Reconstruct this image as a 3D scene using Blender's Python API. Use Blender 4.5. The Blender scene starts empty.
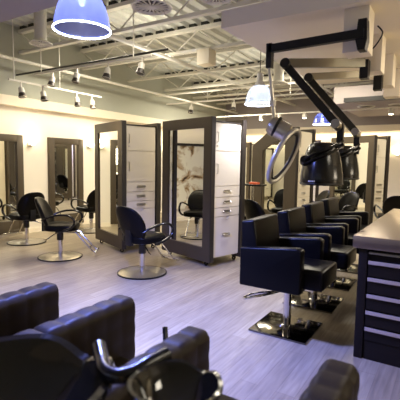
import bpy, bmesh, math, random
from math import sin, cos, pi, radians, atan
from mathutils import Vector, Matrix
random.seed(7)
sc = bpy.context.scene
COL = sc.collection

# ---------------------------------------------------------------- camera
YAW, PITCH, ROLL = radians(32.5), atan(38/400), radians(1.0)
fw = Vector((-sin(YAW)*cos(PITCH), cos(YAW)*cos(PITCH), -sin(PITCH)))
r0 = Vector((cos(YAW), sin(YAW), 0)); u0 = r0.cross(fw)
rr = r0*cos(ROLL) + u0*sin(ROLL); uu = -r0*sin(ROLL) + u0*cos(ROLL)
cam = bpy.data.cameras.new('camera'); camo = bpy.data.objects.new('camera', cam); COL.objects.link(camo)
mw = Matrix.Identity(4)
for i in range(3):
    mw[i][0] = rr[i]; mw[i][1] = uu[i]; mw[i][2] = -fw[i]
mw.translation = Vector((0, 0, 1.5)); camo.matrix_world = mw
cam.sensor_width = 36; cam.lens = 36; cam.clip_start = .02
cam.dof.use_dof = True; cam.dof.focus_distance = 5.6; cam.dof.aperture_fstop = 3.5
sc.camera = camo

# ---------------------------------------------------------------- world, exposure
sc.view_settings.view_transform = 'Standard'; sc.view_settings.look = 'None'
sc.view_settings.exposure = 0.35; sc.view_settings.gamma = 1; sc.view_settings.use_curve_mapping = False
w = bpy.data.worlds.new('world'); sc.world = w; w.use_nodes = True
w.node_tree.nodes['Background'].inputs[0].default_value = (.80, .84, 1, 1)
w.node_tree.nodes['Background'].inputs[1].default_value = .35

def light(kind, loc, energy, color, size=.05, rot=None, size_y=None, angle=None, blend=.6):
    l = bpy.data.lights.new(kind.lower()+'_light_source', kind); l.energy = energy; l.color = color
    o = bpy.data.objects.new(l.name, l); COL.objects.link(o); o.location = loc
    if kind == 'AREA':
        l.shape = 'RECTANGLE'; l.size = size; l.size_y = size_y or size
    else:
        l.shadow_soft_size = size
    if kind == 'SPOT':
        l.spot_size = angle or radians(80); l.spot_blend = blend
    if rot: o.rotation_euler = rot
    return o
def aim(o, target):
    d = Vector(target) - o.location
    o.rotation_euler = d.to_track_quat('-Z', 'Y').to_euler()
WARM = (1, .80, .52); WARM2 = (1, .86, .66); BLUE = (.42, .45, 1)
# added fill: broad soft sources up among the trusses, without any fixture
for (x, y, e) in ((-5.2, 5.6, 150), (-2.3, 8.6, 120), (-5.4, 9.8, 130), (.6, 9.6, 120), (-3.3, 4.3, 30), (2.4, 2.0, 60)):
    light('AREA', (x, y, 3.45), e*.8, (1, .90, .72), 1.2, (0, 0, 0), 1.2)
light('AREA', (.4, 4.9, 2.77), 22, WARM2, 1.0, (0, 0, 0), 1.6)  # added warm fill under the beige soffit, no fitting there
for (x, y) in ((-4.6, 5.6), (-3.6, 8.6), (-5.6, 9.0)):                # added uplights without fixtures, brightening the ribbed deck
    light('AREA', (x, y, 3.0), 9, (1, .93, .80), 1.0, (pi, 0, 0), 1.0)
o = light('AREA', (3.6, 4.4, 1.7), 48, WARM2, 1.4, (0, 0, 0), .8); aim(o, (-1.2, 4.9, 2.8))   # added unseen fill by the right wall, brightens the beige soffit
# cove strips under the band of the left and the back wall
light('AREA', (-7.08, 6.2, 2.44), 22, WARM, .12, (0, radians(-25), 0), 11)
light('AREA', (-2.4, 12.85, 2.44), 32, WARM, 9.0, (radians(25), 0, 0), .12)
# added bluish fill by the unseen shop window behind the camera's left
light('AREA', (-5.0, -2.6, 1.7), 9, (.5, .55, 1), 3.2, (radians(90), 0, radians(-20)), 2.2)

# ---------------------------------------------------------------- materials
def mat(name, color, rough=.5, metal=0, spec=.5, bump=0, scale=40, var=0, emit=None, es=0, coat=0, stretch=None, trans=0):
    m = bpy.data.materials.new(name); m.use_nodes = True; nt = m.node_tree; b = nt.nodes['Principled BSDF']
    b.inputs['Base Color'].default_value = (*color, 1); b.inputs['Roughness'].default_value = rough
    b.inputs['Metallic'].default_value = metal; b.inputs['Specular IOR Level'].default_value = spec
    b.inputs['Coat Weight'].default_value = coat; b.inputs['Coat Roughness'].default_value = .08
    b.inputs['Transmission Weight'].default_value = trans
    if emit: b.inputs['Emission Color'].default_value = (*emit, 1); b.inputs['Emission Strength'].default_value = es
    tc = nt.nodes.new('ShaderNodeTexCoord'); mp = nt.nodes.new('ShaderNodeMapping')
    nt.links.new(tc.outputs['Object'], mp.inputs[0])
    if stretch: mp.inputs['Scale'].default_value = stretch
    nz = nt.nodes.new('ShaderNodeTexNoise'); nz.inputs['Scale'].default_value = scale; nz.inputs['Detail'].default_value = 4
    nt.links.new(mp.outputs[0], nz.inputs['Vector'])
    if var:
        cr = nt.nodes.new('ShaderNodeMix'); cr.data_type = 'RGBA'
        cr.inputs[6].default_value = (*[c*(1-var) for c in color], 1); cr.inputs[7].default_value = (*[min(1, c*(1+var)) for c in color], 1)
        nt.links.new(nz.outputs['Fac'], cr.inputs[0]); nt.links.new(cr.outputs[2], b.inputs['Base Color'])
    if bump:
        bp = nt.nodes.new('ShaderNodeBump'); bp.inputs['Strength'].default_value = bump; bp.inputs['Distance'].default_value = .01
        nt.links.new(nz.outputs['Fac'], bp.inputs['Height']); nt.links.new(bp.outputs[0], b.inputs['Normal'])
    return m
CREAM = mat('cream_wall_paint', (.80, .74, .63), .8, bump=.05, var=.03, scale=6)
UPPER = mat('upper_wall_paint', (.42, .43, .36), .85, var=.05, scale=3)
MAUVE = mat('mauve_soffit_paint', (.34, .30, .29), .85, var=.04, scale=3)
SOFFIT = mat('beige_soffit_paint', (.86, .78, .62), .8, var=.03, scale=3)
STEEL = mat('painted_joist_steel', (.72, .70, .62), .55, var=.06, scale=8)
FRAME = mat('taupe_wood_frame', (.058, .042, .023), .5, bump=.1, var=.18, scale=12, stretch=(6, 6, .5))
DARK = mat('dark_brown_edge', (.022, .017, .013), .45, var=.1)
CAB = mat('cream_cabinet_laminate', (.80, .74, .60), .45, var=.02, scale=8)
GAP = mat('gap_shade', (.02, .02, .018), .8)
LEATH = mat('black_leather', (.0045, .004, .0036), .30, bump=.03, scale=160, spec=.11)
BLACKP = mat('black_plastic', (.006, .006, .006), .2, spec=.45)
MATTE = mat('black_metal', (.008, .0075, .007), .4, spec=.35)
PULL = mat('light_bronze_pull', (.62, .52, .42), .4, metal=.5)
DCHROME = mat('dark_mirror_steel', (.20, .19, .17), .10, metal=1)
ARMS = mat('olive_satin_metal', (.34, .31, .24), .3, metal=.9)
RINGM = mat('grey_satin_plastic', (.42, .40, .35), .3, metal=.5)
CHROME = mat('polished_chrome', (.74, .72, .68), .12, metal=1)
NICKEL = mat('brushed_nickel', (.55, .52, .45), .32, metal=1)
MIRROR = mat('mirror_glass', (.86, .88, .84), .012, metal=1)
TUFT = mat('brown_tufted_leather', (.020, .0135, .008), .5, bump=.08, scale=120, spec=.14)
CERAM = mat('black_glazed_bowl', (.008, .008, .007), .07, coat=.6)
DWOOD = mat('dark_stained_wood', (.011, .008, .006), .5, spec=.2, var=.25, bump=.08, scale=10, stretch=(.6, 5, 5))
COUNTER = mat('brushed_bronze_counter', (.34, .265, .19), .30, metal=.9, bump=.06, var=.12, scale=14, stretch=(.4, 6, 4))
TRACK = mat('white_track_paint', (.66, .63, .55), .5)
HEADIN = mat('dark_lamp_baffle', (.03, .022, .018), .4)
LIT = mat('lit_lamp_lens', (1, .9, .7), .4, emit=(1, .86, .62), es=14)
BULB = mat('blue_white_bulb_rim_glow', (1, 1, 1), .4, emit=(.70, .76, 1), es=12)
SCONCE = mat('frosted_sconce_glass', (.9, .86, .75), .4, emit=(1, .84, .55), es=5)
RED = mat('orange_red_packet', (.5, .08, .02), .5)
WHITE = mat('white_print', (.75, .75, .72), .5)
GREYM = mat('grey_painted_metal', (.36, .35, .33), .45, metal=.2)

def shade_material(name, tint, tr, tl=1.0):
    m = bpy.data.materials.new(name); m.use_nodes = True; nt = m.node_tree; nt.nodes.clear()
    o = nt.nodes.new('ShaderNodeOutputMaterial'); mx = nt.nodes.new('ShaderNodeMixShader'); m2 = nt.nodes.new('ShaderNodeMixShader')
    t = nt.nodes.new('ShaderNodeBsdfTranslucent'); d = nt.nodes.new('ShaderNodeBsdfGlossy'); g = nt.nodes.new('ShaderNodeBsdfTransparent')
    t.inputs[0].default_value = (*[c*tl for c in tint], 1); d.inputs['Roughness'].default_value = .12; g.inputs[0].default_value = (*tint, 1)
    tc = nt.nodes.new('ShaderNodeTexCoord'); nz = nt.nodes.new('ShaderNodeTexNoise'); nz.inputs['Scale'].default_value = 9
    mp = nt.nodes.new('ShaderNodeMapping'); mp.inputs['Scale'].default_value = (2, 2, .5)
    nt.links.new(tc.outputs['Object'], mp.inputs[0]); nt.links.new(mp.outputs[0], nz.inputs[0])
    rm = nt.nodes.new('ShaderNodeMapRange'); rm.inputs[3].default_value = .05; rm.inputs[4].default_value = tr
    nt.links.new(nz.outputs['Fac'], rm.inputs[0])
    nt.links.new(rm.outputs[0], mx.inputs[0]); nt.links.new(t.outputs[0], mx.inputs[1]); nt.links.new(g.outputs[0], mx.inputs[2])
    m2.inputs[0].default_value = .12; nt.links.new(mx.outputs[0], m2.inputs[1]); nt.links.new(d.outputs[0], m2.inputs[2])
    nt.links.new(m2.outputs[0], o.inputs[0]); return m
SH_VIOLET = shade_material('violet_ribbed_acrylic', (.30, .36, .97), .22, .7)
SH_CYAN = shade_material('clear_ribbed_acrylic', (.78, .88, 1), .35)

def floor_material():
    m = bpy.data.materials.new('grey_oak_planks'); m.use_nodes = True; nt = m.node_tree; b = nt.nodes['Principled BSDF']
    tc = nt.nodes.new('ShaderNodeTexCoord'); mp = nt.nodes.new('ShaderNodeMapping'); mp.inputs['Rotation'].default_value = (0, 0, pi/2)
    br = nt.nodes.new('ShaderNodeTexBrick'); br.inputs['Scale'].default_value = 1; br.inputs['Brick Width'].default_value = 1.2
    br.inputs['Row Height'].default_value = .13; br.inputs['Mortar Size'].default_value = .0025; br.inputs['Bias'].default_value = 0
    br.inputs['Color1'].default_value = (.34, .285, .195, 1); br.inputs['Color2'].default_value = (.265, .215, .145, 1); br.inputs['Mortar'].default_value = (.22, .175, .115, 1)
    nt.links.new(tc.outputs['Object'], mp.inputs[0]); nt.links.new(mp.outputs[0], br.inputs['Vector'])
    m2 = nt.nodes.new('ShaderNodeMapping'); m2.inputs['Scale'].default_value = (14, 1.1, 1); nz = nt.nodes.new('ShaderNodeTexNoise')
    nz.inputs['Scale'].default_value = 3; nz.inputs['Detail'].default_value = 6
    nt.links.new(tc.outputs['Object'], m2.inputs[0]); nt.links.new(m2.outputs[0], nz.inputs['Vector'])
    mx = nt.nodes.new('ShaderNodeMix'); mx.data_type = 'RGBA'; mx.blend_type = 'OVERLAY'; mx.inputs[0].default_value = .55
    nt.links.new(br.outputs['Color'], mx.inputs[6]); nt.links.new(nz.outputs['Fac'], mx.inputs[7])
    hs = nt.nodes.new('ShaderNodeHueSaturation'); hs.inputs['Saturation'].default_value = 1.0
    nt.links.new(mx.outputs[2], hs.inputs['Color']); nt.links.new(hs.outputs[0], b.inputs['Base Color'])
    b.inputs['Roughness'].default_value = .36
    bp = nt.nodes.new('ShaderNodeBump'); bp.inputs['Strength'].default_value = .12; bp.inputs['Distance'].default_value = .01
    nt.links.new(nz.outputs['Fac'], bp.inputs['Height']); nt.links.new(bp.outputs[0], b.inputs['Normal'])
    return m
FLOOR = floor_material()
DECK = mat('ribbed_steel_deck', (.58, .59, .54), .6, var=.08, scale=5)

# ---------------------------------------------------------------- geometry helpers
def NB(): return bmesh.new()
def box(bm, x0, x1, y0, y1, z0, z1, mtx=None):
    co = [(x, y, z) for x in (x0, x1) for y in (y0, y1) for z in (z0, z1)]
    v = [bm.verts.new(mtx @ Vector(c) if mtx else c) for c in co]
    for f in ((0,1,3,2), (4,6,7,5), (0,4,5,1), (2,3,7,6), (0,2,6,4), (1,5,7,3)): bm.faces.new([v[i] for i in f])
    return bm
def tube(bm, pts, r, n=10, closed=False, flat=1.0):
    pts = [Vector(p) for p in pts]; rings = []; N = len(pts); up = None
    for i, p in enumerate(pts):
        if closed: t = (pts[(i+1) % N] - pts[i-1]).normalized()
        else: t = (pts[min(i+1, N-1)] - pts[max(i-1, 0)]).normalized()
        if up is None:
            up = Vector((0, 0, 1)) if abs(t.z) < .9 else Vector((1, 0, 0))
        s = t.cross(up).normalized(); up = s.cross(t).normalized()
        rad = r[i] if isinstance(r, (list, tuple)) else r
        rings.append([bm.verts.new(p + s*cos(2*pi*k/n)*rad + up*sin(2*pi*k/n)*rad*flat) for k in range(n)])
    for i in range(N if closed else N-1):
        a, b = rings[i], rings[(i+1) % N]
        for k in range(n): bm.faces.new((a[k], a[(k+1) % n], b[(k+1) % n], b[k]))
    if not closed:
        bm.faces.new(rings[0][::-1]); bm.faces.new(rings[-1])
    return bm
def lathe(bm, prof, n=32, c=(0, 0, 0), mtx=None):
    rings = []
    for (r, z) in prof:
        ring = []
        for k in range(n):
            v = Vector((r*cos(2*pi*k/n), r*sin(2*pi*k/n), z))
            if mtx: v = mtx @ v
            ring.append(bm.verts.new(v + Vector(c)))
        rings.append(ring)
    for a, b in zip(rings, rings[1:]):
        for k in range(n): bm.faces.new((a[k], a[(k+1) % n], b[(k+1) % n], b[k]))
    if math.hypot(prof[0][0]-prof[-1][0], prof[0][1]-prof[-1][1]) < .03 and len(prof) > 3:     # a closed ring-shaped section
        a, b = rings[-1], rings[0]
        for k in range(n): bm.faces.new((a[k], a[(k+1) % n], b[(k+1) % n], b[k]))
    else:
        bm.faces.new(rings[0][::-1]); bm.faces.new(rings[-1])
    return bm
def smooth_path(pts, n=6):
    P = [Vector(p) for p in pts]; P = [P[0]] + P + [P[-1]]; out = []
    for i in range(1, len(P)-2):
        for k in range(n):
            t = k/n; a, b, c, d = P[i-1:i+3]
            out.append(.5*((2*b) + (c-a)*t + (2*a-5*b+4*c-d)*t*t + (3*b-a-3*c+d)*t**3))
    out.append(P[-2]); return out
def spow(v, e): return math.copysign(abs(v)**e, v)
def cushion(bm, c, size, e1=.35, e2=.35, nu=36, nv=20, warp=None, mtx=None):
    a, b, h = [s/2 for s in size]; rows = []
    for j in range(nv+1):
        ph = -pi/2 + pi*j/nv; row = []
        for i in range(nu):
            th = 2*pi*i/nu
            p = Vector((a*spow(cos(ph), e1)*spow(cos(th), e2), b*spow(cos(ph), e1)*spow(sin(th), e2), h*spow(sin(ph), e1)))
            if warp: p = warp(p)
            if mtx: p = mtx @ p
            row.append(bm.verts.new(p + Vector(c)))
        rows.append(row)
    for r1, r2 in zip(rows, rows[1:]):
        for i in range(nu): bm.faces.new((r1[i], r1[(i+1) % nu], r2[(i+1) % nu], r2[i]))
    bmesh.ops.remove_doubles(bm, verts=bm.verts, dist=1e-5)
    return bm
def prism(bm, poly, y0, y1):
    a = [bm.verts.new((x, y0, z)) for x, z in poly]; b = [bm.verts.new((x, y1, z)) for x, z in poly]; n = len(poly)
    for i in range(n): bm.faces.new((a[i], a[(i+1) % n], b[(i+1) % n], b[i]))
    bm.faces.new(a[::-1]); bm.faces.new(b); return bm
def obj(name, bm, m, parent=None, bevel=0, label=None, seg=2):
    if bevel:
        bmesh.ops.bevel(bm, geom=bm.edges[:], offset=bevel, segments=seg, profile=.6, affect='EDGES', clamp_overlap=True)
    bmesh.ops.recalc_face_normals(bm, faces=bm.faces)
    me = bpy.data.meshes.new(name); bm.to_mesh(me); bm.free(); me.materials.append(m)
    me.shade_smooth(); me.set_sharp_from_angle(angle=radians(38))
    o = bpy.data.objects.new(name, me); COL.objects.link(o)
    if parent: o.parent = parent
    if label: o['label'] = label
    return o
def thing(name, label, cat, loc=(0, 0, 0), rz=0, group=None):
    o = bpy.data.objects.new(name, None); COL.objects.link(o); o.location = loc; o.rotation_euler = (0, 0, rz)
    o['label'] = label; o['category'] = cat
    if group: o['group'] = group
    return o
def tag(o, label, cat, group=None):
    o['label'] = label; o['category'] = cat
    if group: o['group'] = group
    return o
def struct(name, bm, m, bevel=0):
    o = obj(name, bm, m, bevel=bevel); o['kind'] = 'structure'; return o
def dup(root, loc, rz, label, group=None, scale=None):
    r = root.copy(); COL.objects.link(r); r.location = loc; r.rotation_euler = (0, 0, rz); r['label'] = label
    if group: r['group'] = group
    if scale: r.scale = (scale,)*3
    for ch in list(root.children):
        c = ch.copy(); COL.objects.link(c); c.parent = r
        for g in ch.children:
            d = g.copy(); COL.objects.link(d); d.parent = c
    return r

# ---------------------------------------------------------------- room shell
XL, XR, YB, YF, ZC = -7.25, 4.2, 13.0, -3.2, 4.0
struct('floor', box(NB(), XL-.1, XR+.1, YF-.1, YB+.1, -.1, 0), FLOOR)
bm = NB()                                                           # ribbed deck, ribs running away from the street
x = XL-.1; prof = []
while x < XR+.1:
    prof += [(x, ZC), (x+.11, ZC), (x+.135, ZC+.06), (x+.235, ZC+.06)]; x += .26
va = [bm.verts.new((a, YF-.1, z)) for a, z in prof]; vb = [bm.verts.new((a, YB+.1, z)) for a, z in prof]
for i in range(len(prof)-1): bm.faces.new((va[i], va[i+1], vb[i+1], vb[i]))
bx = [bm.verts.new(c) for c in ((XL-.1, YF-.1, ZC+.15), (XR+.3, YF-.1, ZC+.15), (XR+.3, YB+.1, ZC+.15), (XL-.1, YB+.1, ZC+.15))]; bm.faces.new(bx)
struct('ceiling', bm, DECK)
struct('wall_left', box(NB(), XL-.12, XL, YF, YB, 0, 2.52), CREAM)
struct('wall_left_upper', box(NB(), XL-.12, XL+.02, YF, YB, 2.68, ZC), UPPER)
struct('wall_back', box(NB(), XL, XR, YB, YB+.12, 0, 2.52), CREAM)
struct('wall_back_upper', box(NB(), XL, XR, YB-.02, YB+.12, 2.68, ZC), MAUVE)
struct('wall_right', box(NB(), XR, XR+.12, YF, YB, 0, ZC), CREAM)
struct('trim_1', box(NB(), XL-.1, XL+.14, YF, YB, 2.50, 2.68), SOFFIT)
struct('trim_2', box(NB(), XL+.14, XR, YB-.14, YB+.1, 2.50, 2.68), SOFFIT)
struct('baseboard_left', box(NB(), XL, XL+.02, YF, YB, 0, .09), SOFFIT)
# street wall behind the camera, unseen; shop windows added to let sky light in
bm = NB(); box(bm, XL, XR, YF-.12, YF, 0, .5); box(bm, XL, XR, YF-.12, YF, 2.7, ZC)
box(bm, XL, -6.9, YF-.12, YF, .5, 2.7); box(bm, -3.2, -2.8, YF-.12, YF, .5, 2.7); box(bm, .8, XR, YF-.12, YF, .5, 2.7)
struct('wall_front', bm, CREAM)
GLASS = mat('shop_window_glass', (1, 1, 1), .02, trans=1)
for n, (a, b) in enumerate(((-6.9, -3.2), (-2.8, .8))):
    bm = NB(); box(bm, a, b, YF-.09, YF-.03, .5, .56); box(bm, a, b, YF-.09, YF-.03, 2.64, 2.7)
    for xx in (a, (a+b)/2-.03, b-.06): box(bm, xx, xx+.06, YF-.09, YF-.03, .56, 2.64)
    struct('window_%d' % (n+1), bm, DARK)

# dropped soffits
bm = box(NB(), -2.02, XR, 3.50, 6.7, 2.80, 2.96)
struct('trim_3', bm, SOFFIT)
struct('trim_4', box(NB(), XL, -2.9, -1.0, 2.42, 2.86, 3.10), MAUVE)
struct('trim_5', box(NB(), -2.55, XR, 9.8, 12.8, 2.92, 3.30), MAUVE)

# ---------------------------------------------------------------- roof joists
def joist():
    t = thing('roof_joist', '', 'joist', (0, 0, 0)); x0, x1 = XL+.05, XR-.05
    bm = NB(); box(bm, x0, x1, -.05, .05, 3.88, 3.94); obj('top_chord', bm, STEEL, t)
    bm = NB(); box(bm, x0, x1, -.045, .045, 3.50, 3.55); obj('bottom_chord', bm, STEEL, t)
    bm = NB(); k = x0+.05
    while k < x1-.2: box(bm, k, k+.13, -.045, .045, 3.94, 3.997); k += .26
    cl = obj('flute_shadow', bm, GAP, t); cl['kind'] = 'stuff'  # dark blocks standing in for shade between top chord and deck
    bm = NB(); n = 22; s = (x1-x0)/n
    for i in range(n):
        a = (x0+i*s, 0, 3.54 if i % 2 else 3.89); b = (x0+(i+1)*s, 0, 3.89 if i % 2 else 3.54); tube(bm, [a, b], .014, 6)
    obj('web', bm, STEEL, t); return t
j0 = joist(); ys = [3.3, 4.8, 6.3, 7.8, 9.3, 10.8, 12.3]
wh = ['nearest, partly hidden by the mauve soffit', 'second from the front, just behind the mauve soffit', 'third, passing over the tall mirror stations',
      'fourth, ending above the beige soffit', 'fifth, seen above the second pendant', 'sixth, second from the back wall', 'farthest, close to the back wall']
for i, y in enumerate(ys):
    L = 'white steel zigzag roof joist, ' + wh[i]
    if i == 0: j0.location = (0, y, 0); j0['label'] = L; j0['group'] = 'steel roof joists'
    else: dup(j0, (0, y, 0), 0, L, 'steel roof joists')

# pipes and conduits
def pipe(name, pts, r, m, label, cat='pipe', group=None):
    return tag(obj(name, tube(NB(), pts, r, 10), m), label, cat, group)
pipe('sprinkler_pipe', [(-4.6, 4.0, 3.40), (-4.6, 12.9, 3.40)], .035, STEEL, 'long pale sprinkler pipe running away under the joists, middle of the ceiling')
pipe('sprinkler_pipe', [(-6.7, 2.6, 3.25), (-6.7, 12.9, 3.25)], .03, STEEL, 'long pale pipe running beside the grey upper left wall')
pipe('conduit', [(-7.24, 4.72, 3.10), (-3.6, 4.72, 3.10)], .017, MATTE, 'dark thin conduit crossing above the nearest row of track spotlights')
pipe('sprinkler_pipe', [(-7.1, 8.8, 3.3), (-2.0, 8.8, 3.3)], .03, STEEL, 'pale pipe crossing the far ceiling above the tall mirror stations')
pipe('sprinkler_pipe', [(-2.9, 6.8, 3.38), (-2.9, 12.9, 3.38)], .03, STEEL, 'pale pipe running to the back wall behind the second pendant')

# ---------------------------------------------------------------- wall mirrors
def wall_mirror(y0, y1, label):
    t = thing('wall_mirror', label, 'mirror', (XL, (y0+y1)/2, 0), 0, 'framed mirrors along the cream left wall')
    h = (y1-y0)/2; z0, z1 = .06, 1.96; s = .13
    bm = NB(); box(bm, 0, .07, -h, -h+s, z0, z1); box(bm, 0, .07, h-s, h, z0, z1)
    box(bm, 0, .07, -h+s, h-s, z1-s, z1); box(bm, 0, .07, -h+s, h-s, z0, z0+.24); obj('frame', bm, FRAME, t, .004)
    obj('mirror_pane', box(NB(), .01, .03, -h+s-.01, h-s+.01, z0+.23, z1-s+.01), MIRROR, t); return t
wall_mirror(3.86, 4.79, 'taupe framed tall mirror on the left wall, cut by the photo edge')
wall_mirror(5.39, 6.29, 'taupe framed tall mirror on the left wall, left of the first rolling mirror station')
wall_mirror(8.20, 9.16, 'narrow-looking taupe framed wall mirror seen between the two rolling mirror stations')
# wall art seen only in the mirrors
t = thing('wall_art', 'pale canvas with brown and black splatter, black top edge, seen in the mirror station', 'painting', (XL, 2.95, 0))
m = bpy.data.materials.new('splatter_canvas'); m.use_nodes = True; nt = m.node_tree; b = nt.nodes['Principled BSDF']; b.inputs['Roughness'].default_value = .8
tc = nt.nodes.new('ShaderNodeTexCoord'); nz = nt.nodes.new('ShaderNodeTexNoise'); nz.inputs['Scale'].default_value = 2.2; nz.inputs['Detail'].default_value = 7; nz.inputs['Distortion'].default_value = 1.2
cr = nt.nodes.new('ShaderNodeValToRGB'); el = cr.color_ramp.elements; el[0].position = .36; el[0].color = (.03, .018, .01, 1); el[1].position = .52; el[1].color = (.80, .76, .64, 1)
e = el.new(.42); e.color = (.35, .22, .10, 1)
nt.links.new(tc.outputs['Object'], nz.inputs[0]); nt.links.new(nz.outputs['Fac'], cr.inputs[0]); nt.links.new(cr.outputs[0], b.inputs['Base Color'])
obj('canvas', box(NB(), .005, .035, -.85, .85, .3, 1.9), m, t); obj('rail', box(NB(), .0, .06, -.9, .9, 1.9, 1.96), DARK, t)

# ---------------------------------------------------------------- sconces
def sconce(loc, axis, label, e=4):
    t = thing('wall_sconce', label, 'sconce', loc, axis, 'small glowing wall sconces')
    bm = NB(); box(bm, 0, .02, -.05, .05, -.03, .05); tube(bm, [(.0, 0, 0), (.09, 0, 0)], .012, 8); obj('bracket', bm, NICKEL, t)
    bm = NB(); lathe(bm, [(.02, -.03), (.055, .0), (.075, .05), (.068, .05), (.05, .005), (.01, -.02)], 20, (.1, 0, .02)); obj('lamp_shade', bm, SCONCE, t)
    R = Matrix.Rotation(axis, 3, 'Z'); light('POINT', Vector(loc)+R @ Vector((.13, 0, .14)), e, WARM, .05)
sconce((XL, 4.98, 1.78), 0, 'glowing sconce on the left wall just right of the photo-edge mirror')
sconce((XL, 6.50, 1.80), 0, 'glowing sconce right of the wall mirror beside the first mirror station')
sconce((XL, 9.40, 1.82), 0, 'glowing sconce above the narrow wall mirror between the two stations')
sconce((-1.47, YB, 1.80), -pi/2, 'glowing sconce on the back wall at the far right')

# ---------------------------------------------------------------- rolling mirror stations
def station(x0, y0, x1, y1, label, H=2.13, dep=.70, far=0, chamfer=0, cz=0, s=.15):
    L = math.hypot(x1-x0, y1-y0); rz = math.atan2(y1-y0, x1-x0)
    t = thing('mirror_station', label, 'salon station', (x0, y0, 0), rz, 'tall rolling mirror stations with drawers')
    z0 = .07
    for (ya, yb, sg) in ((0, .07, -1), (dep-.07, dep, 1)):
        bm = NB()
        if chamfer and sg < 0:
            c = chamfer; k = s*.5; kz = s*.38
            outer = [(0, z0), (L, z0), (L, H), (c, H), (0, H-cz)]; inner = [(s, z0+.2), (L-s, z0+.2), (L-s, H-s), (c+k, H-s), (s, H-cz-kz)]
            n = 5; V = {}
            for nm, poly in (('o', outer), ('i', inner)):
                for d, yy in (('a', ya), ('b', yb)): V[nm+d] = [bm.verts.new((px, yy, pz)) for px, pz in poly]
            for i in range(n):
                q = (i+1) % n
                bm.faces.new((V['oa'][i], V['oa'][q], V['ia'][q], V['ia'][i])); bm.faces.new((V['ob'][i], V['ib'][i], V['ib'][q], V['ob'][q]))
                bm.faces.new((V['oa'][i], V['ob'][i], V['ob'][q], V['oa'][q])); bm.faces.new((V['ia'][i], V['ia'][q], V['ib'][q], V['ib'][i]))
        else:
            box(bm, 0, s, ya, yb, z0, H); box(bm, L-s, L, ya, yb, z0, H); box(bm, s, L-s, ya, yb, H-s, H); box(bm, s, L-s, ya, yb, z0, z0+.2)
        f = obj('mirror_frame', bm, FRAME, t)
        pm = ya+.02 if sg < 0 else yb-.03
        bm = NB()
        if chamfer and sg < 0: prism(bm, [(s-.01, z0+.19), (L-s+.01, z0+.19), (L-s+.01, H-s+.01), (chamfer+s*.5, H-s+.01), (s-.01, H-cz-s*.38)], pm, pm+.01)
        else: box(bm, s-.01, L-s+.01, pm, pm+.01, z0+.19, H-s+.01)
        obj('mirror_pane', bm, MIRROR, f)
        obj('end_panel', box(NB(), L, L+.018, ya-.002, yb+.002, z0, H), DARK, t)
    b0, b1 = .085, dep-.085; ce = L-.03
    obj('cabinet_body', box(NB(), .06+chamfer, ce, b0, b1, .12, H-.07), CAB, t)
    obj('cabinet_top', box(NB(), .05+chamfer, ce+.01, b0-.005, b1+.005, H-.07, H-.05), DARK, t)
    # fronts on the end: two doors, three drawers, bin door
    zz = [H-.08, 1.66, 1.16, 1.00, .85, .72, .13]; g = .005; xf = ce
    for i, (za, zb) in enumerate(zip(zz[1:], zz[:-1])):
        nm = 'drawer' if i in (2, 3, 4) else 'door'
        bm = NB()
        if i == 5:                                                # bin door with a notch cut in its top edge
            ym = (b0+b1)/2
            poly = [(b0+g, za+g), (b1-g, za+g), (b1-g, zb-g), (ym+.05, zb-g), (ym+.025, zb-.045), (ym-.025, zb-.045), (ym-.05, zb-g), (b0+g, zb-g)]
            a = [bm.verts.new((xf+.002, y, z)) for y, z in poly]; b_ = [bm.verts.new((xf+.02, y, z)) for y, z in poly]; n = len(poly)
            for k in range(n): bm.faces.new((a[k], a[(k+1) % n], b_[(k+1) % n], b_[k]))
            bm.faces.new(a[::-1]); bm.faces.new(b_)
        else: box(bm, xf+.002, xf+.02, b0+g, b1-g, za+g, zb-g)
        d = obj(nm, bm, CAB, t)
        bm = NB(); ym = (b0+b1)/2; zm = (za+zb)/2
        if i < 2:
            tube(bm, [(xf+.02, b0+.045, zm-.07), (xf+.045, b0+.045, zm-.065), (xf+.045, b0+.045, zm+.065), (xf+.02, b0+.045, zm+.07)], .007, 8)
            if i == 0: lathe(bm, [(.012, 0), (.012, .006)], 12, (xf+.02, b0+.045, za+.07), Matrix.Rotation(pi/2, 3, 'Y'))
        else:
            zc = zm if i < 5 else za+.32
            tube(bm, [(xf+.02, ym-.07, zc+.01), (xf+.035, ym-.07, zc), (xf+.04, ym-.06, zc-.012), (xf+.04, ym+.06, zc-.012), (xf+.035, ym+.07, zc), (xf+.02, ym+.07, zc+.01)], .006, 8)
            box(bm, xf+.02, xf+.024, ym-.08, ym+.08, zc-.02, zc+.022)
        obj('handle', bm, NICKEL, d)
    if not far:
        for (cx, cy) in ((.15, .06), (L-.12, .06), (.15, dep-.06), (L-.12, dep-.06)):
            bm = NB(); lathe(bm, [(.018, -.012), (.035, -.01), (.035, .01), (.018, .012)], 16, (cx, cy, .035), Matrix.Rotation(pi/2, 3, 'Y'))
            box(bm, cx-.022, cx+.022, cy-.02, cy+.02, .045, .075); obj('caster', bm, MATTE, t)
    return t
station(-5.51, 5.09, -4.46, 4.68, 'tall taupe rolling mirror station with white drawers, behind the left-centre styling chair')
station(-3.97, 5.09, -2.88, 4.78, 'largest tall taupe mirror station with cream drawer end, at the picture centre')
station(-3.57, 7.58, -2.57, 7.39, 'mirror station with a slanted top corner, behind the white ring processor', H=2.19, chamfer=.47, cz=.34, s=.25)
station(-4.42, 10.75, -3.46, 10.12, 'far mirror station whose white drawers show left of the hood dryers')
station(-2.57, 9.85, -1.50, 9.16, 'far mirror station seen right of the hood dryers above the chairs', dep=.46)
station(-6.5, 12.0, -5.42, 11.3, 'farthest mirror station, a sliver visible just right of the central one')

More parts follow.
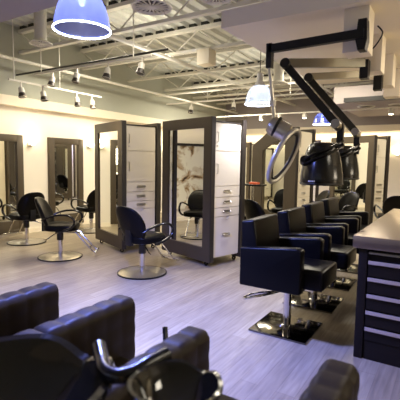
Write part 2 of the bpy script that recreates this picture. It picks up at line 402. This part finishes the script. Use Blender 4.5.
# ---------------------------------------------------------------- styling chairs
def styling_chair(label, loc, rz):
    t = thing('styling_chair', label, 'salon chair', loc, rz, 'round-back hydraulic styling chairs')
    bm = NB(); lathe(bm, [(.31, 0), (.325, .006), (.325, .014), (.30, .02), (.18, .03), (.07, .042), (.05, .05)], 40)
    b = obj('base', bm, NICKEL, t)
    obj('base_rim', lathe(NB(), [(.318, .0), (.332, .004), (.332, .016), (.318, .02)], 40), MATTE, b)
    obj('pole', lathe(NB(), [(.036, .045), (.036, .36)], 20), CHROME, t)
    obj('pole_collar', lathe(NB(), [(.045, .27), (.05, .28), (.05, .40), (.09, .405), (.09, .425)], 20), BLACKP, t)
    def sw(p): return Vector((p.x*(1-.12*(p.y < 0)*abs(p.y)/.25), p.y, p.z + .018*(1-(p.x/.25)**2)*(p.z > 0)))
    obj('seat', cushion(NB(), (0, .03, .475), (.50, .50, .10), .35, .55, warp=sw), LEATH, t)
    def bw(p):
        k = p.z/.24; q = 1 - .16*max(0, -k) - .05*max(0, k)
        return Vector((p.x*q, p.y + 1.05*(p.x*q)**2 - .10*k*.9, p.z))
    obj('backrest', cushion(NB(), (0, -.245, .685), (.49, .085, .49), .75, .62, warp=bw), LEATH, t)
    bm = NB(); box(bm, -.05, .05, -.26, -.20, .41, .62); obj('back_bracket', bm, MATTE, t, .008)
    for s in (-1, 1):
        pts = smooth_path([(s*.22, -.20, .60), (s*.27, -.10, .655), (s*.295, .05, .69), (s*.295, .20, .68), (s*.295, .275, .61), (s*.29, .25, .52), (s*.275, .12, .455), (s*.24, .0, .43)], 5)
        obj('armrest', tube(NB(), pts, .021, 10, flat=.75), BLACKP, t)
    bm = NB()
    for s in (-1, 1): tube(bm, [(s*.09, .05, .41), (s*.10, .26, .40), (s*.105, .50, .12), (s*.105, .55, .10)], .011, 8)
    tube(bm, [(-.17, .55, .10), (.17, .55, .10)], .013, 8); tube(bm, [(-.105, .46, .165), (.105, .46, .165)], .008, 8)
    obj('footrest', bm, CHROME, t)
    bm = NB(); tube(bm, smooth_path([(.03, 0, .385), (.12, -.05, .38), (.26, -.12, .33), (.30, -.14, .33)], 4), .008, 8); obj('pump_lever', bm, CHROME, t)
    return t
G = 'round-back hydraulic styling chairs'
s0 = styling_chair('black styling chair on a round chrome base in front of the left-centre mirror station', (-3.47, 4.03, 0), radians(-6))
dup(s0, (-5.07, 3.97, 0), radians(-52), 'black styling chair left of centre, its back turned to the photo-edge mirror', G)
dup(s0, (-6.45, 4.33, 0), radians(82), 'black styling chair farthest left, facing the photo-edge wall mirror', G)
dup(s0, (-6.45, 5.85, 0), radians(85), 'black styling chair facing the wall mirror, partly hidden by the left-centre mirror station', G)
dup(s0, (-2.60, 6.02, 0), radians(-25), 'black styling chair just behind the largest station, above the first dryer chair', G)
dup(s0, (-3.45, 6.75, 0), radians(-35), 'black styling chair deeper behind the largest station, half hidden by another', G)
dup(s0, (-6.0, 8.4, 0), radians(60), 'black styling chair seen in the gap between the two nearest mirror stations', G)
dup(s0, (-1.95, 8.5, 0), radians(150), 'black styling chair with high back under the smaller hood dryer', G)
dup(s0, (-2.62, 8.75, 0), radians(130), 'black styling chair behind the middle dryer chairs, bluish back top', G)
dup(s0, (-1.0, 8.7, 0), radians(20), 'black styling chair at the far right beyond the bronze counter', G)

# ---------------------------------------------------------------- dryer chairs (boxy)
def dryer_chair(label, loc, rz=0):
    t = thing('dryer_chair', label, 'salon chair', loc, rz, 'boxy black dryer chairs in a row')
    obj('base', box(NB(), -.26, .26, -.26, .26, 0, .018), DCHROME, t, .004)
    obj('pole', lathe(NB(), [(.05, .018), (.05, .03), (.036, .035), (.036, .40)], 20), CHROME, t)
    obj('seat_bracket', box(NB(), -.17, .17, -.12, .12, .395, .43), MATTE, t, .004)
    for s in (-1, 1):
        y0, y1 = (.235, .335) if s > 0 else (-.335, -.235)
        bm = NB(); v = [(-.33, .43), (.22, .43), (.22, .80), (.18, .815), (-.33, .765)]
        prism(bm, v, y0, y1); obj('armrest', bm, LEATH, t, .018, seg=3)
    obj('seat', box(NB(), -.20, .375, -.232, .232, .455, .63), LEATH, t, .035, seg=3)
    bm = NB(); prism(bm, [(-.34, .45), (-.18, .45), (-.18, .68), (-.23, 1.01), (-.36, .99), (-.34, .70)], -.275, .275)
    obj('backrest', bm, LEATH, t, .025, seg=3)
    pts = smooth_path([(-.03, -.03, .36), (-.10, -.12, .34), (-.20, -.22, .32), (-.30, -.26, .29), (-.33, -.20, .28), (-.26, -.14, .31), (-.10, -.05, .33)], 5)
    obj('pump_lever', tube(NB(), pts, .012, 8), CHROME, t)
    return t
d0 = dryer_chair('boxy black armchair nearest the viewer, first in the row beside the counter', (-1.22, 3.43, 0))
GD = 'boxy black dryer chairs in a row'
dup(d0, (-1.22, 4.27, 0), 0, 'boxy black armchair second in the row, beneath the larger hood dryer', GD)
dup(d0, (-1.24, 5.12, 0), 0, 'boxy black armchair third in the row, half hidden by the second', GD)
dup(d0, (-1.26, 5.97, 0), 0, 'boxy black armchair last in the row, only its back and arm showing', GD)

# ---------------------------------------------------------------- counter with drawers
t = thing('reception_counter', 'dark wood drawer counter with bronze metal top at the right edge', 'counter', (-.60, 3.20, 0))
obj('cabinet_body', box(NB(), .02, 2.6, .03, 2.22, 0, .87), DWOOD, t)
obj('corner_post', box(NB(), .012, .075, .0, .03, 0, .868), DWOOD, t, .003)
obj('countertop', box(NB(), -.03, 2.7, -.03, 2.27, .87, .965), COUNTER, t, .008, 'bronze metal countertop')
for i in range(5):
    za = .775-.13*i
    d = obj('drawer', box(NB(), .085, 1.2, .005, .03, za-.115 if i < 4 else .155, za-.002), DWOOD, t)
    obj('handle', box(NB(), .085, 1.2, -.012, .004, za-.022, za+.004), PULL, d, .003)
obj('drawer_rail', box(NB(), .085, 1.2, .0, .03, .83, .845), NICKEL, t)
obj('plinth', box(NB(), .085, 1.2, .012, .03, .0, .15), DWOOD, t)

# ---------------------------------------------------------------- hood dryers on wall arms
def beam(bm, a, b, w_, h_):
    a, b = Vector(a), Vector(b); d = (b-a); L = d.length; q = d.to_track_quat('X', 'Z').to_matrix().to_4x4(); q.translation = a
    box(bm, 0, L, -w_/2, w_/2, -h_/2, h_/2, q); return bm
def mount(y, x, zt, label, zb=2.44, w_=.20):
    o = obj('mounting_block', box(NB(), x, x+w_, y-.09, y+.14, zb, zt), SOFFIT, None, .004); tag(o, label, 'mounting block', 'cream blocks the dryer arms hang from')
mount(3.675, -.88, 2.80, 'cream mounting block nearest the viewer, behind the black pivot of the first arm')
mount(4.50, -.90, 2.80, 'cream mounting block second in the row, at the second arm')
mount(5.34, -.90, 2.80, 'cream mounting block third in the row, at the third arm')
mount(6.2, -.92, 2.80, 'cream mounting block farthest of the row')

def hood(label, c, s=1.0, sub='hood_dryer', arm=None, block=None):
    t = thing('hood_dryer', label, 'hair dryer', c, 0, 'black hood dryers on swing arms')
    bm = NB()
    prof = [(.205, -.21), (.21, -.20), (.208, -.12), (.192, .0), (.165, .11), (.145, .17), (.125, .20), (.10, .215), (.02, .22), (.015, .20), (.09, .195), (.125, .16), (.15, .09), (.18, 0), (.195, -.12), (.195, -.21)]
    lathe(bm, [(r*s, z*s) for r, z in prof], 36); sh = obj('hood_shell', bm, BLACKP, t)
    bm = NB(); tube(bm, [(.205*s*cos(a), .205*s*sin(a), -.195*s) for a in [2*pi*k/36 for k in range(36)]], .010, 8, closed=True); obj('hood_rim', bm, MATTE, t)
    bm = NB()
    for k in range(5):
        a = radians(-108 + k*4); p = Vector((cos(a), sin(a), 0)); q = Vector((-sin(a), cos(a), 0)); cc = p*.2135*s + Vector((0, 0, -.168*s))
        M_ = Matrix(((q.x, p.x, 0, cc.x), (q.y, p.y, 0, cc.y), (0, 0, 1, cc.z), (0, 0, 0, 1))); box(bm, -.005, .005, -.002, .002, -.007, .007, M_)
    obj('badge', bm, WHITE, t, label='small white lettering on the rim')
    bm = NB(); lathe(bm, [(.05*s, -.02), (.055*s, .0), (.04*s, .04)], 20, (-.13*s, -.14*s, .03*s), Matrix.Rotation(radians(60), 3, 'X')); obj('pivot_knob', bm, BLACKP, t)
    bm = NB(); P_ = smooth_path([(-.12*s, -.19*s, .05*s), (-.02*s, -.20*s, .10*s), (.10*s, -.16*s, .15*s), (.20*s, -.06*s, .22*s), (.17*s, .02*s, .25*s)], 5)
    tube(bm, P_, .014, 8); P2 = [p+Vector((.01, 0, -.045)) for p in P_]; tube(bm, P2, .012, 8); obj('yoke', bm, BLACKP, t)
    return t
def local_beams(t, c, parts):
    for nm, m_, fn in parts:
        bm = NB(); fn(bm); bmesh.ops.translate(bm, verts=bm.verts, vec=-Vector(c)); obj(nm, bm, m_, t)
# big hood
c = (-1.15, 4.09, 1.50)
t = hood('larger black hood dryer on a jointed swing arm above the second chair', c, 1.0)
local_beams(t, c, [
 ('pivot_bracket', MATTE, lambda b: box(b, -.88, -.80, 4.30, 4.41, 2.36, 2.54)),
 ('upper_arm', ARMS, lambda b: beam(b, (-.84, 4.32, 2.51), (-1.50, 3.94, 2.50), .05, .085)),
 ('lower_arm', MATTE, lambda b: beam(b, (-1.51, 3.94, 2.48), (-1.01, 4.06, 1.88), .05, .075)),
 ('joint', NICKEL, lambda b: (lathe(b, [(.045, -.06), (.045, .06)], 20, (-1.01, 4.03, 1.88), Matrix.Rotation(radians(80), 3, 'X')))),
 ('joint', MATTE, lambda b: (lathe(b, [(.05, -.05), (.05, .05)], 20, (-1.51, 3.94, 2.49), Matrix.Rotation(radians(80), 3, 'X')))),
 ('drop_rod', MATTE, lambda b: beam(b, (-.985, 4.10, 1.90), (-.985, 4.10, 1.66), .05, .06)),
])
c = (-1.14, 4.90, 1.52)
t = hood('smaller-looking black hood dryer behind the larger one', c, .92)
local_beams(t, c, [
 ('pivot_bracket', MATTE, lambda b: box(b, -.89, -.80, 5.14, 5.255, 2.38, 2.57)),
 ('upper_arm', ARMS, lambda b: beam(b, (-.90, 5.10, 2.56), (-1.50, 4.66, 2.50), .05, .075)),
 ('lower_arm', MATTE, lambda b: beam(b, (-1.50, 4.66, 2.47), (-.99, 4.86, 1.86), .05, .075)),
 ('joint', NICKEL, lambda b: (lathe(b, [(.045, -.06), (.045, .06)], 20, (-.99, 4.83, 1.86), Matrix.Rotation(radians(80), 3, 'X')))),
 ('joint', MATTE, lambda b: (lathe(b, [(.05, -.05), (.05, .05)], 20, (-1.50, 4.66, 2.48), Matrix.Rotation(radians(80), 3, 'X')))),
 ('drop_rod', MATTE, lambda b: beam(b, (-.99, 4.90, 1.88), (-.99, 4.90, 1.62), .05, .06)),
])
# ring processor
c = (-1.49, 3.49, 1.80)
t = thing('ring_processor', 'pale ring-shaped hair processor hanging on a pole from the nearest black arm', 'hair processor', c)
local_beams(t, c, [
 ('pivot_bracket', MATTE, lambda b: (prism(b, [(-.735, 2.42), (-.68, 2.42), (-.665, 2.50), (-.675, 2.66), (-.74, 2.66), (-.755, 2.50)], 3.47, 3.575))),
 ('horizontal_arm', MATTE, lambda b: beam(b, (-.69, 3.48, 2.545), (-1.50, 3.48, 2.53), .05, .07)),
 ('arm_end', MATTE, lambda b: box(b, -1.52, -1.47, 3.455, 3.52, 2.36, 2.575)),
 ('drop_pole', NICKEL, lambda b: tube(b, [(-1.495, 3.49, 2.36), (-1.435, 3.51, 1.86)], .018, 12)),
 ('pole_clamp', TRACK, lambda b: lathe(b, [(.026, 0), (.03, .02), (.026, .05)], 16, (-1.458, 3.502, 2.02))),
 ('hub', NICKEL, lambda b: lathe(b, [(.055, -.10), (.085, -.08), (.09, .07), (.065, .11)], 24, (-1.39, 3.52, 1.81), Matrix.Rotation(radians(-62), 3, 'Y') @ Matrix.Rotation(radians(18), 3, 'X'))),
 ('hub_band', MATTE, lambda b: lathe(b, [(.086, -.068), (.096, -.064), (.096, -.045), (.086, -.04)], 24, (-1.37, 3.52, 1.81), Matrix.Rotation(radians(118), 3, 'Y') @ Matrix.Rotation(radians(-18), 3, 'X'))),
])
ra = Vector((.13, .92, -.30)).normalized(); rb = Vector((.38, .24, .89)).normalized(); rc = Vector((.17, -.02, -.235))
pts = [rc + ra*.13*cos(a) + rb*.255*sin(a) for a in [2*pi*k/44 for k in range(44)]]
obj('ring', tube(NB(), pts, .022, 12, closed=True, flat=1.1), RINGM, t, label='pale plastic heating ring')
pts2 = [rc + (p-rc)*.86 for p in pts]
obj('ring_lining', tube(NB(), pts2, .014, 8, closed=True), MATTE, t)
pipe('power_cable', smooth_path([(-.79, 4.2, 2.58), (-.72, 4.16, 2.62), (-.66, 4.14, 2.72), (-.71, 4.16, 2.80)], 6), .007, MATTE, 'thin black cable looping up beside the second mounting block', 'cable')

# tray trolley behind
t = thing('tray_trolley', 'small black tray on a stand with an orange packet, behind the first dryer chair', 'trolley', (-3.00, 6.45, 0))
bm = NB(); lathe(bm, [(.13, 0), (.13, .02), (.03, .04)], 24); obj('base', bm, MATTE, t)
obj('pole', lathe(NB(), [(.014, .03), (.014, 1.10)], 12), CHROME, t)
obj('tray', box(NB(), -.2, .2, -.13, .13, 1.10, 1.13), BLACKP, t, .006)
tag(obj('packet', box(NB(), -3.06, -2.90, 6.40, 6.50, 1.13, 1.165), RED, None, .004), 'orange-red packet lying on the small black tray', 'packet')

# ---------------------------------------------------------------- pendants
def pendant(label, loc, m, e, col, s=1.0):
    t = thing('pendant_lamp', label, 'pendant lamp', loc, 0, 'ribbed dome pendant lamps in a row'); R_ = .215*s
    bm = NB(); n = 72; rows = []
    prof = [(1, 0), (.985, .04), (.95, .12), (.90, .20), (.83, .28), (.72, .355), (.56, .415), (.38, .45)]
    for (r, z) in prof: rows.append([bm.verts.new(((R_*r*(1+.012*(k % 2)))*cos(2*pi*k/n), (R_*r*(1+.012*(k % 2)))*sin(2*pi*k/n), z*s*.62)) for k in range(n)])
    for a, b_ in zip(rows, rows[1:]):
        for k in range(n): bm.faces.new((a[k], a[(k+1) % n], b_[(k+1) % n], b_[k]))
    obj('lamp_shade', bm, m, t)
    bm = NB(); tube(bm, [(R_*1.01*cos(a), R_*1.01*sin(a), 0) for a in [2*pi*k/48 for k in range(48)]], .006*s, 8, closed=True); obj('shade_rim', bm, BULB, t)  # bright lit edge of the shade put in as emission
    zt = .45*.62*s
    obj('cap', lathe(NB(), [(.40*R_, zt-.01), (.42*R_, zt), (.30*R_, zt+.05), (.22*R_, zt+.06), (.22*R_, zt+.17), (.1*R_, zt+.18)], 28), GREYM, t)
    obj('bulb', lathe(NB(), [(.01, .17), (.02, .18), (.028, .20), (.02, .235), (.015, .26)], 20), BULB, t)
    obj('cord', tube(NB(), [(0, 0, zt+.17), (0, 0, ZC-loc[2]-.001)], .006, 8), MATTE, t)
    light('POINT', Vector(loc)+Vector((0, 0, .13)), e*.018, (.8, .84, 1), .05)
    light('SPOT', Vector(loc)+Vector((0, 0, -.02)), e*7.5, col, .12, angle=radians(146), blend=.9)
pendant('large violet-blue glowing dome pendant at the top left, cut by the frame', (-2.36, 2.07, 2.44), SH_VIOLET, 125, (.20, .26, 1), .93)
pendant('white glowing dome pendant with grey cap, hanging left of the dryer arms', (-2.42, 5.32, 2.33), SH_CYAN, 13, (.9, .88, 1), .92)
pendant('violet pendant far away, seen between the diagonal dryer arms', (-2.95, 10.3, 2.50), SH_VIOLET, 16, (.5, .5, 1), .98)

# ---------------------------------------------------------------- track lights
def track(name, a, b, label, z):
    return tag(obj(name, beam(NB(), (a[0], a[1], z), (b[0], b[1], z), .035, .03), TRACK), label, 'lighting track', 'ceiling lighting tracks')
def make_spot(label):
    t = thing('track_spotlight', label, 'spotlight', (0, 0, 0), 0, 'white track spotlights')
    obj('stem', box(NB(), -.012, .012, -.012, .012, -.10, 0), TRACK, t)
    R_ = Matrix.Rotation(radians(14), 3, 'Y'); bm = NB()
    lathe(bm, [(.03, .0), (.045, -.01), (.05, -.10), (.062, -.17), (.058, -.17), (.045, -.11), (.02, -.10)], 20, (0, 0, -.08), R_); obj('lamp_head', bm, TRACK, t)
    bm = NB(); lathe(bm, [(.048, -.09), (.066, -.165), (.05, -.168)], 20, (0, 0, -.08), R_); obj('lamp_baffle', bm, HEADIN, t)
    return t
sp = make_spot('x'); first = [True]
def spot(loc, rz, label, g='white track spotlights'):
    if first[0]: sp.location = loc; sp.rotation_euler = (0, 0, rz); sp['label'] = label; first[0] = False
    else: dup(sp, loc, rz, label, g)
track('lighting_track', (-6.2, 3.9), (-6.2, 5.9), 'white lighting track near the left wall holding four low spotlights', 2.78)
for i, y in enumerate((4.12, 4.54, 5.28, 5.66)):
    spot((-6.2, y, 2.765), pi, 'white track spotlight on the track near the left wall, ' + ('leftmost', 'second from left', 'third from left', 'rightmost')[i] + ' of the four')
track('lighting_track', (-6.6, 4.66), (-3.85, 4.66), 'white lighting track crossing below the dark conduit with four spotlights', 3.04)
for i, xx in enumerate((-6.08, -5.45, -4.73, -4.03)):
    spot((xx, 4.66, 3.025), pi/2, 'white track spotlight under the dark conduit, ' + ('leftmost', 'second from left', 'third from left', 'rightmost and highest')[i] + ' in the row')
track('lighting_track', (-6.2, 8.1), (-2.6, 8.1), 'white lighting track in the middle distance above the largest mirror station', 2.92)
def lit_spot(loc, label):
    t = thing('downlight_head', label, 'spotlight', loc, 0, 'small lit spotlights far back')
    obj('lamp_head', lathe(NB(), [(.02, 0), (.05, -.02), (.06, -.13), (.05, -.13)], 16), TRACK, t)
    obj('lens', lathe(NB(), [(.01, -.125), (.05, -.128), (.045, -.14), (.01, -.142)], 16), LIT, t)
for i, (xx, lb) in enumerate(((-5.45, 'white spotlight in the middle distance, left of the central station top'), (-4.3, 'white spotlight hanging right above the central station'), (-3.35, 'white spotlight just left of the white pendant'))):
    spot((xx, 8.1, 2.905), pi/2, lb)
track('lighting_track', (-6.6, 10.6), (1.2, 10.6), 'white lighting track far back close to the back wall', 2.86)
for xx, lb in ((-6.3, 'tiny lit spotlight on the far track, left of the largest station'), (-4.75, 'tiny lit spotlight on the far track, just right of the largest station'),
               (-4.2, 'tiny lit spotlight on the far track, below the white pendant'), (-3.5, 'tiny lit spotlight on the far track, right of the ring processor'),
               (-1.4, 'tiny lit spotlight on the far track, above the far right sconce')):
    lit_spot((xx, 10.6, 2.845), lb)
for (a, b_, e) in (((-6.0, 4.2, 2.6), (-7.2, 4.6, 1.4), 12), ((-6.0, 5.5, 2.6), (-7.2, 6.6, 1.3), 12), ((-4.6, 4.4, 2.6), (-5.2, 4.3, 0), 60), ((-3.6, 7.9, 2.6), (-3.0, 5.6, .6), 16)):
    o = light('SPOT', a, e, WARM, .05, angle=radians(95)); aim(o, b_)

# hanger rods
rods = []
for i, (xx, yy, z0, lb) in enumerate(((-6.2, 4.0, 2.795, 'thin hanger rod at the near end of the left wall track'), (-6.2, 4.9, 2.795, 'thin hanger rod near the middle of the left wall track'),
        (-6.4, 4.66, 3.055, 'thin hanger rod at the left end of the crossing track'), (-4.2, 4.66, 3.055, 'thin hanger rod at the right end of the crossing track'),
        (-5.0, 8.1, 2.935, 'thin hanger rod left on the mid-distance track'), (-3.0, 8.1, 2.935, 'thin hanger rod right on the mid-distance track'))):
    tag(obj('hanger_rod', tube(NB(), [(xx, yy, z0), (xx, yy, 3.998)], .009, 6), STEEL), lb, 'rod', 'thin rods hanging the tracks')

# air diffusers
def diffuser(loc, label, s=1.0, dark=False):
    t = thing('air_diffuser', label, 'air vent', loc, 0, 'round ceiling air diffusers')
    obj('duct_neck', lathe(NB(), [(.13*s, 0), (.13*s, 3.93-loc[2] if not dark else 3.995-loc[2])], 24), STEEL, t)
    obj('outer_cone', lathe(NB(), [(.24*s, -.03), (.245*s, -.02), (.13*s, .03), (.12*s, .03), (.225*s, -.03)], 32), STEEL, t)
    bm = NB()
    for k in range(18):
        a = 2*pi*k/18; M_ = Matrix.Rotation(a, 4, 'Z'); box(bm, .05*s, .21*s, -.008*s, .008*s, -.026, -.014, M_)
    lathe(bm, [(.05*s, -.03), (.05*s, 0)], 16); obj('vanes', bm, STEEL, t); obj('vent_core', lathe(NB(), [(.19*s, -.010), (.19*s, -.004)], 24), HEADIN, t)
diffuser((-3.14, 3.80, 3.32), 'round air diffuser with dark vanes at the top, right of the violet pendant', 1.0)
diffuser((-5.6, 4.08, 3.32), 'round air diffuser hanging at the far upper left', .72)
diffuser((-2.38, 4.0, 3.35), 'round dark air diffuser at the top edge beside the beige soffit', .8)
diffuser((-3.10, 7.7, 3.10), 'round white air diffuser between the white pendant and the dryer arms', .8)
t = thing('linear_rail', 'long dark rail below the mauve far soffit at upper right', 'rail', (0, 0, 0))
obj('rail_bar', box(NB(), -2.3, .2, 9.72, 9.79, 2.93, 3.03), MATTE, t)
for i, (xx, lb) in enumerate(((-1.95, 'left'), (-1.25, 'right'))):
    t = thing('soffit_vent', 'round dark vent set in the far mauve soffit, %s of the two' % lb, 'vent', (xx, 10.5, 2.92), 0, 'round vents in the far soffit')
    obj('vent_ring', lathe(NB(), [(.20, -.02), (.21, 0), (.13, 0), (.14, -.02)], 28), TRACK, t); obj('vent_core', lathe(NB(), [(.13, -.012), (.13, 0)], 24), HEADIN, t)
tag(obj('junction_box', box(NB(), -4.05, -3.80, 6.17, 6.42, 3.24, 3.50), SOFFIT, None, .005), 'cream box hanging below the joists right of the conduit row', 'box')

# ---------------------------------------------------------------- shampoo lounge in the foreground
t = thing('shampoo_bench', 'brown tufted leather shampoo seating row with wide arms in the foreground', 'seating', (0, 0, 0))
def tufted_arm(xc, w_, y0, y1, z1, label=None):
    """arm slab with a quilted grid on sides, top and end"""
    bm = NB(); cell = .12; hw = w_/2; z0 = .06; r = .03
    # section path around the slab (x,z) from lower left over the top to lower right
    path = [(-hw, z0 + (z1-r-z0)*i/30) for i in range(31)]
    path += [(-hw+r-r*cos(a), z1-r+r*sin(a)) for a in [pi/2*k/4 for k in range(1, 5)]]
    path += [(-hw+r+(2*hw-2*r)*k/6, z1) for k in range(1, 6)]
    path += [(hw-r+r*sin(a), z1-r+r*cos(a)) for a in [pi/2*k/4 for k in range(0, 5)]]
    path += [(hw, z1-r - (z1-r-z0)*i/30) for i in range(1, 31)]
    ny = 48; rows = []
    def puff(a, b_): return .5*(abs(sin(pi*a/cell))**.35 * abs(sin(pi*b_/cell))**.35)
    for j in range(ny+1):
        y = y0 + (y1-y0)*j/ny; endk = max(0, (y-(y1-.03))/.03); row = []
        for k, (px, pz) in enumerate(path):
            top = pz > z1-r*.6
            d = 0.026*(puff(y1-y, z1-pz) if not top else .5*abs(sin(pi*(y1-y)/cell))**.35)
            nx, nz = (0, 1) if top else (math.copysign(1, px), 0)
            sh = 1 - .25*(1-math.sqrt(max(0, 1-endk**2)))
            row.append(bm.verts.new((xc + px*sh + nx*d, y, pz + nz*d - (1-sh)*.1*(pz/z1)**6)))
        rows.append(row)
    for a, b_ in zip(rows, rows[1:]):
        for k in range(len(path)-1): bm.faces.new((a[k], a[k+1], b_[k+1], b_[k]))
    bm.faces.new(rows[0]); bm.faces.new(rows[-1][::-1])
    return obj('armrest', bm, TUFT, t)
for (xc, w_, y1, z1) in ((-2.22, .13, 1.68, .675), (-1.59, .13, 1.72, .70), (-1.03, .13, 1.63, .675), (-.345, .13, 1.66, .69)):
    tufted_arm(xc, w_, .92, y1, z1)
for a, b_ in ((-2.145, -1.695), (-1.545, -1.105), (-.955, -.42)):
    obj('seat', box(NB(), a, b_, 1.0, 1.60, .20, .41), TUFT, t, .03, seg=3)
    obj('seat_base', box(NB(), a+.02, b_-.02, 1.0, 1.5, 0, .20), DARK, t)
    bm = NB(); cushion(bm, ((a+b_)/2, .99, .43), (b_-a-.02, .12, .26), .3, .3, mtx=None); obj('backrest', bm, TUFT, t)
bm = NB(); tube(bm, [(-1.15, 1.52, .50), (-1.22, 1.60, .62)], .009, 8); tube(bm, [(-1.20, 1.578, .585), (-1.23, 1.612, .635)], .014, 8); obj('recline_lever', bm, BLACKP, t)

def bowl(label, loc, s=1.0):
    t = thing('shampoo_bowl', label, 'basin', loc, 0, 'black glazed shampoo bowls')
    bm = NB(); n = 48
    prof = [(.10, -.22), (.20, -.17), (.26, -.09), (.285, -.02), (.30, .0), (.295, .015), (.27, .01), (.245, -.03), (.20, -.11), (.12, -.16), (.03, -.17)]
    rows = []
    for (r, z) in prof:
        ring = []
        for k in range(n):
            a = 2*pi*k/n; x_, y_ = r*cos(a)*.94, r*sin(a)
            dip = -.055*math.exp(-((a-pi/2)/.32)**2)*(r > .2)          # the neck rest notch towards the chair
            ring.append(bm.verts.new((x_*s, y_*s, (z+dip+.03*max(0, -sin(a))*(r > .2))*s)))
        rows.append(ring)
    for a, b_ in zip(rows, rows[1:]):
        for k in range(n): bm.faces.new((a[k], a[(k+1) % n], b_[(k+1) % n], b_[k]))
    bm.faces.new(rows[0][::-1]); bm.faces.new(rows[-1]); obj('basin', bm, CERAM, t)
    obj('drain', lathe(NB(), [(.035, -.168), (.035, -.160), (.02, -.158)], 20), CHROME, t)
    obj('pedestal', lathe(NB(), [(.16, -loc[2]), (.16, -loc[2]+.03), (.10, -loc[2]+.1), (.09, -.24), (.11, -.20)], 28), CERAM, t)
    return t
b1 = bowl('large glossy black shampoo bowl in the left foreground corner', (-1.03, .60, .868), 1.08)
b2 = bowl('small glossy black basin at the bottom edge right of the hose', (-.585, .815, .915), .44)
# faucets with hoses
def faucet(label, c):
    t = thing('shampoo_faucet', label, 'faucet', c)
    obj('faucet_body', lathe(NB(), [(.035, 0), (.035, .02), (.024, .03), (.022, .07), (.03, .08), (.03, .10)], 24), CHROME, t)
    obj('supply_column', lathe(NB(), [(.05, -c[2]), (.05, -c[2]+.02), (.02, -c[2]+.04), (.02, .0)], 20), DCHROME, t)
    obj('knob', lathe(NB(), [(.028, .10), (.032, .105), (.032, .13), (.02, .14)], 20), ARMS, t)
    return t
f1 = faucet('chrome faucet at the bottom edge beside the left shampoo bowl', (-.66, .57, .80))
h = obj('spray_hose', tube(NB(), smooth_path([(-.935, .875, .905), (-.875, .83, .895), (-.82, .79, .895), (-.76, .78, .90), (-.73, .82, .905), (-.715, .87, .915), (-.70, .93, .92)], 8), [.022]*49, 14), BLACKP)
tag(h, 'thick glossy dark hose curving between the two black shampoo bowls', 'hose')
